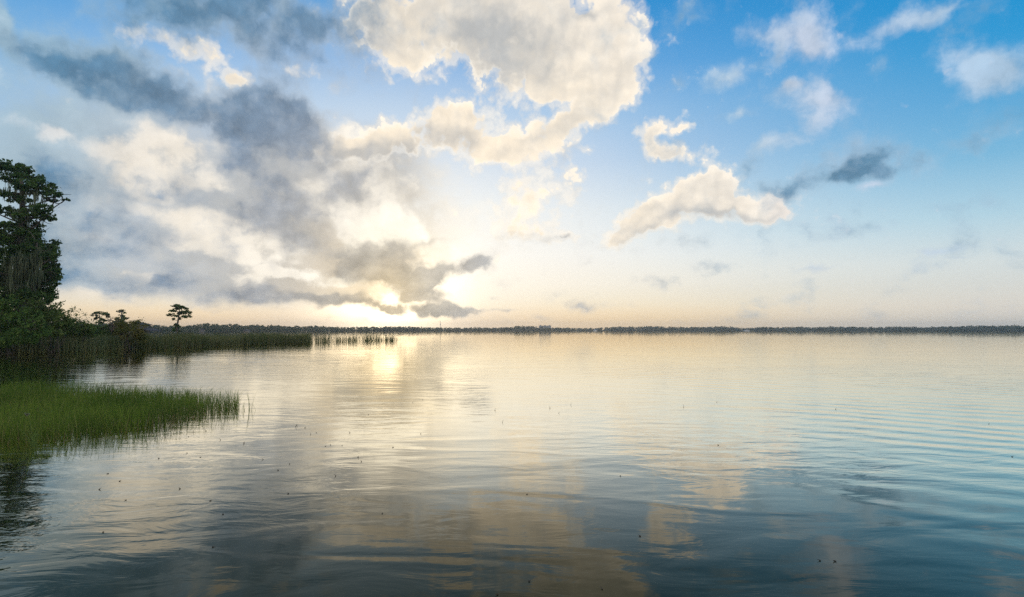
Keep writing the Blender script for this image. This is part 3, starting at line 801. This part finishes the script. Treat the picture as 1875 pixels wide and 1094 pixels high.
# the pale feathery stalk at the front of the grass
p = at(60, 818)
root = empty('flowering_reed', p); tag(root, 'pale plumed reed bending over in front of the marsh grass', 'plant')
g = Geo()
stalk = [np.array(p) + np.array(o) for o in ((0, 0, -0.05), (-0.03, 0, 0.25), (-0.08, 0, 0.5), (-0.13, 0.01, 0.66), (-0.17, 0.02, 0.70), (-0.20, 0.02, 0.66))]
g.tube(stalk, (0.008, 0.008, 0.007, 0.006, 0.005, 0.004), 5)
g.build('stalk', M['willow_leaf'], root)
v, f = leaves(np.concatenate([stalk[3] + (stalk[5] - stalk[3]) * rng.uniform(0, 1, 34)[:, None] + rng.normal(size=(34, 3)) * 0.014 + np.array((0, 0, 0.02))]), 0.022)
mesh_obj('plume', v, f, M['seed_head'], root)
v, f = blades(np.array((p.x, p.y)) + rng.normal(size=(16, 2)) * 0.05, rng.uniform(0.25, 0.6, 16), rng.uniform(0.012, 0.022, 16), 0.25, 4, 0.6)
mesh_obj('leaves', v, f, M['willow_leaf'], root)

# ------------------------------------------------------------------ far treeline
TOP = [(-420, 575), (-100, 582), (100, 586), (190, 589), (230, 591), (277, 591.5), (300, 594), (325, 594), (345, 593.5), (370, 591.5), (383, 589), (400, 590.5), (430, 592), (450, 593.5), (475, 592), (500, 593.5), (525, 593.5),
       (545, 596.5), (560, 594.5), (600, 596.5), (640, 597.5), (690, 596.5), (735, 596.3), (770, 597.5), (800, 598.5), (860, 599), (900, 598.5), (940, 597.5), (955, 594.5), (975, 595.5), (985, 598), (1030, 599), (1080, 600),
       (1130, 597.5), (1175, 597), (1190, 595.5), (1210, 597), (1260, 597.5), (1290, 597.5), (1330, 596.2), (1350, 598.5), (1375, 600), (1390, 597.5), (1420, 598.5), (1450, 597), (1500, 598), (1515, 596.3), (1540, 597), (1600, 597.8),
       (1640, 597.2), (1700, 598), (1720, 596.8), (1750, 596.8), (1762, 595), (1800, 594.5), (1830, 595.2), (1857, 593.6), (1875, 595), (1950, 593), (2300, 588)]
def treeline(name, label, x0, x1, step):
    V, Fq, nv = [], [], 0
    px = x0
    while px < x1:
        px += step * rng.uniform(0.4, 1.6)
        d0 = far_d(px)
        hpx = 605.0 - float(np.interp(px, [a for a, b in TOP], [b for a, b in TOP]))
        for row in range(4):
            d = d0 + rng.uniform(0, 14) + row * 16
            H = max(4.0, hpx * d0 / F + 2.6) * (0.5, 0.68, 0.8, 0.9)[row] * rng.uniform(0.88, 1.05)
            c = at_d(px + rng.normal() * step * 0.6, d)
            wdt = H * rng.uniform(0.28, 0.55)
            for k in range(3):
                cc = np.array((c.x + rng.normal() * wdt * 0.5, c.y + rng.normal() * 2, H * (0.2, 0.45, 0.75)[k] * rng.uniform(0.85, 1.1)))
                rz = min(H - cc[2], H * 0.30)
                v, f = leaves(clump_points(cc, (wdt * (2.2, 1.7, 1.3)[k], wdt, rz), 40, 7, 0.55), H * 0.10, aspect=0.8)
                V.append(v); Fq.append(f + nv); nv += len(v)
    return tag(mesh_obj(name, np.concatenate(V), np.concatenate(Fq), M['far_leaf']), label, 'treeline', kind='stuff')
treeline('far_treeline', 'hazy wooded shore across the lake on the left', -420, 700, 5.0)
treeline('far_treeline', 'low dark wooded shore across the open lake', 700, 2300, 3.6)

# ------------------------------------------------------------------ buildings on the shores and the mast
def gable(g, x0, x1, y0, y1, z, h, over=0.4):
    xm = (x0 + x1) / 2; ym = (y0 + y1) / 2
    a = [(x0 - over, y0 - over, z), (x1 + over, y0 - over, z), (x1 + over, y1 + over, z), (x0 - over, y1 + over, z), (x0 + (ym - y0) * 0.7, ym, z + h), (x1 - (ym - y0) * 0.7, ym, z + h)]
    b = [(p[0], p[1], p[2] - 0.18) for p in a[:4]]
    g.add(a + b, [(0, 1, 5, 4), (1, 2, 5), (2, 3, 4, 5), (3, 0, 4), (0, 6, 7, 1), (1, 7, 8, 2), (2, 8, 9, 3), (3, 9, 6, 0), (9, 8, 7, 6)])

def house(name, label, px, d, wid, dep, wall_h, roof_h, wall, roof, nwin=2, cat='house', z0=0.2, storeys=1, porch=None):
    c = at_d(px, d)
    root = empty(name, (c.x, c.y, z0)); tag(root, label, cat)
    x0, x1, y0, y1 = c.x - wid / 2, c.x + wid / 2, c.y, c.y + dep
    g = Geo(); g.box((x0, y0, z0 - 0.4), (x1, y1, z0 + wall_h)); g.build('wall', wall, root)
    g = Geo(); gable(g, x0, x1, y0, y1, z0 + wall_h + 0.19, roof_h); g.build('roof', roof, root)
    for s in range(storeys):
        for k in range(nwin):
            xx = x0 + wid * (k + 0.5) / nwin
            zz = z0 + wall_h * (s + 0.3) / storeys
            ww, hh = wid / nwin * 0.42, wall_h / storeys * 0.5
            g = Geo(); g.box((xx - ww / 2, y0 - 0.06, zz), (xx + ww / 2, y0 - 0.004, zz + hh)); g.build('window', M['dark_glass'], root)
    if porch:
        pw, ph = porch
        g = Geo()
        a = [(x1 + 0.01, y0 - 0.5, z0 + ph + 1.0), (x1 + pw, y0 - 0.5, z0 + ph), (x1 + pw, y1 + 0.5, z0 + ph), (x1 + 0.01, y1 + 0.5, z0 + ph + 1.0)]
        b = [(q[0], q[1], q[2] - 0.2) for q in a]
        g.add(a + b, [(0, 1, 2, 3), (7, 6, 5, 4), (0, 4, 5, 1), (1, 5, 6, 2), (2, 6, 7, 3), (3, 7, 4, 0)])
        g.build('porch_roof', roof, root)
        for yy in (y0 - 0.3, y1 + 0.3):
            g = Geo(); g.tube([(x1 + pw - 0.3, yy, z0 - 0.4), (x1 + pw - 0.3, yy, z0 + ph - 0.15)], (0.1, 0.1), 6); g.build('post', wall, root)
    return root
house('cottage', 'dark roofed cottage with a sloping porch roof behind the rusty bush', 245.5, 195, 3.6, 6.0, 4.1, 1.0, M['cabin_wall'], M['roof'], 2, porch=(3.8, 2.2))
house('house', 'small grey two storey house on the far shore right of the lone cypress', 368, far_d(368) - 12, 3.6, 5, 3.0, 1.3, M['cabin_wall'], M['roof'], 2, storeys=2)
house('house', 'long low grey house on the far shore above the reed belt', 450, far_d(450) - 12, 8.0, 6, 2.2, 1.3, M['cabin_wall'], M['roof'], 4)
house('house', 'white cabin at the water on the far shore below the dark wood', 1090, far_d(1090) - 14, 9.0, 6, 2.6, 1.6, M['white_paint'], M['concrete'], 3)
house('house', 'pair gabled white house on the far shore well right of the big block', 1368, far_d(1368) - 14, 16.0, 6, 2.4, 1.4, M['white_paint'], M['roof'], 4)
# the flat roofed block above the trees
c = at_d(998, far_d(998) + 60)
root = empty('apartment_block', (c.x, c.y, 0.5)); tag(root, 'pale flat roofed block rising above the far treeline', 'building')
g = Geo(); g.box((c.x - 19, c.y, 0), (c.x + 19, c.y + 14, 16.2)); g.build('wall', M['concrete'], root)
g = Geo(); g.box((c.x - 19.4, c.y - 0.4, 16.204), (c.x + 19.4, c.y + 14.4, 16.9)); g.build('roof', M['roof'], root)
for k in range(3):
    g = Geo(); g.box((c.x - 16 + 14 * k, c.y + 3, 16.904), (c.x - 12 + 14 * k, c.y + 8, 19.0)); g.build('roof_plant_room', M['concrete'], root)
for s in range(3):
    for k in range(8):
        g = Geo(); g.box((c.x - 17.6 + 4.6 * k, c.y - 0.1, 6.0 + 3.4 * s), (c.x - 15.2 + 4.6 * k, c.y - 0.006, 8.0 + 3.4 * s)); g.build('window', M['dark_glass'], root)
# lattice mast
c = at_d(806, far_d(806) + 70)
root = empty('radio_mast', (c.x, c.y, 0.5)); tag(root, 'thin radio mast standing up from the far treeline', 'mast')
MH = 605.0 - 586.5
MH = MH * c.y / F + 2.5
g = Geo()
for a in (0, 2.094, 4.189):
    g.tube([(c.x + 1.1 * math.cos(a), c.y + 1.1 * math.sin(a), 0), (c.x + 0.35 * math.cos(a), c.y + 0.35 * math.sin(a), MH - 3)], (0.28, 0.2), 5)
for k in range(12):
    z = MH * k / 12.5; r = 1.1 - 0.75 * z / MH
    for a in (0, 2.094, 4.189):
        g.tube([(c.x + r * math.cos(a), c.y + r * math.sin(a), z), (c.x + r * math.cos(a + 2.094), c.y + r * math.sin(a + 2.094), z + MH / 12.5)], (0.1, 0.1), 4)
g.build('lattice', M['steel'], root)
g = Geo(); g.tube([(c.x, c.y, MH - 3.2), (c.x, c.y, MH)], (0.22, 0.12), 5); g.build('antenna', M['steel'], root)
g = Geo(); g.tube([(c.x, c.y, MH * 0.58), (c.x, c.y, MH * 0.58 + 1.6)], (1.5, 1.5), 8); g.build('dish_ring', M['steel'], root)

# ------------------------------------------------------------------ bits on the water
SPECKS = [(346, 800), (353, 792), (302, 801), (378, 790), (404, 806), (447, 813), (447, 812), (290, 840), (343, 830), (366, 838), (218, 882), (181, 897), (199, 868), (330, 896), (231, 916), (384, 918), (409, 942), (188, 976), (389, 1003),
          (510, 862), (541, 782), (543, 780), (558, 784), (605, 815), (626, 817), (655, 838), (662, 846), (530, 850), (569, 796), (580, 793), (641, 793), (675, 760), (720, 820), (615, 872), (595, 818), (756, 738), (774, 733), (906, 752), (920, 774),
          (770, 795), (1007, 748), (1023, 757), (1045, 742), (1252, 746), (1312, 737), (1316, 816), (1530, 750), (1529, 1028), (1502, 1027), (1173, 983), (1103, 1080), (969, 1066), (912, 1089), (1810, 777), (1852, 837), (1135, 872), (964, 906), (700, 940), (528, 905), (482, 842)]
seen = 0
for i, (x, y) in enumerate(SPECKS):
    p = at(x, y)
    hgt = rng.uniform(0.015, 0.065) * (0.28 if p.y < 9 else 0.8 if p.y < 14 else 1.3)
    g = Geo()
    a = rng.uniform(0, 6.28)
    q = np.array(p)
    g.tube([q + (0, 0, -0.03), q + (0.01 * math.cos(a), 0.01 * math.sin(a), hgt * 0.55), q + (0.035 * math.cos(a), 0.035 * math.sin(a), hgt)], (0.004, 0.0035, 0.002), 5)
    for k in range(2):
        b = a + rng.uniform(-1.5, 1.5); L = rng.uniform(0.008, 0.022)
        g.tube([q + (0, 0, 0.004), q + (L * math.cos(b), L * math.sin(b) * 1.5, 0.008)], (0.006, 0.003), 5)
    o = mesh_obj('floating_twig', np.concatenate(g.v) - q, g.f, M['twig'])
    o.location = p
    tag(o, 'tiny dark twig poking up through the calm lake surface', 'twig', 'twigs poking out of the water')

# ------------------------------------------------------------------ haze
m, n, out = material('haze')
vol = n.new('ShaderNodeVolumePrincipled')
vol.inputs['Color'].default_value = (0.96, 0.96, 0.96, 1)
vol.inputs['Density'].default_value = 0.00022
vol.inputs['Anisotropy'].default_value = 0.78
n.nt.links.new(vol.outputs[0], out.inputs['Volume'])
g = Geo(); g.box((-3500, -400, -2.0), (3500, 3500, 46.0))
tag(g.build('haze', m), 'thin pale morning haze over the lake', 'haze', kind='stuff')
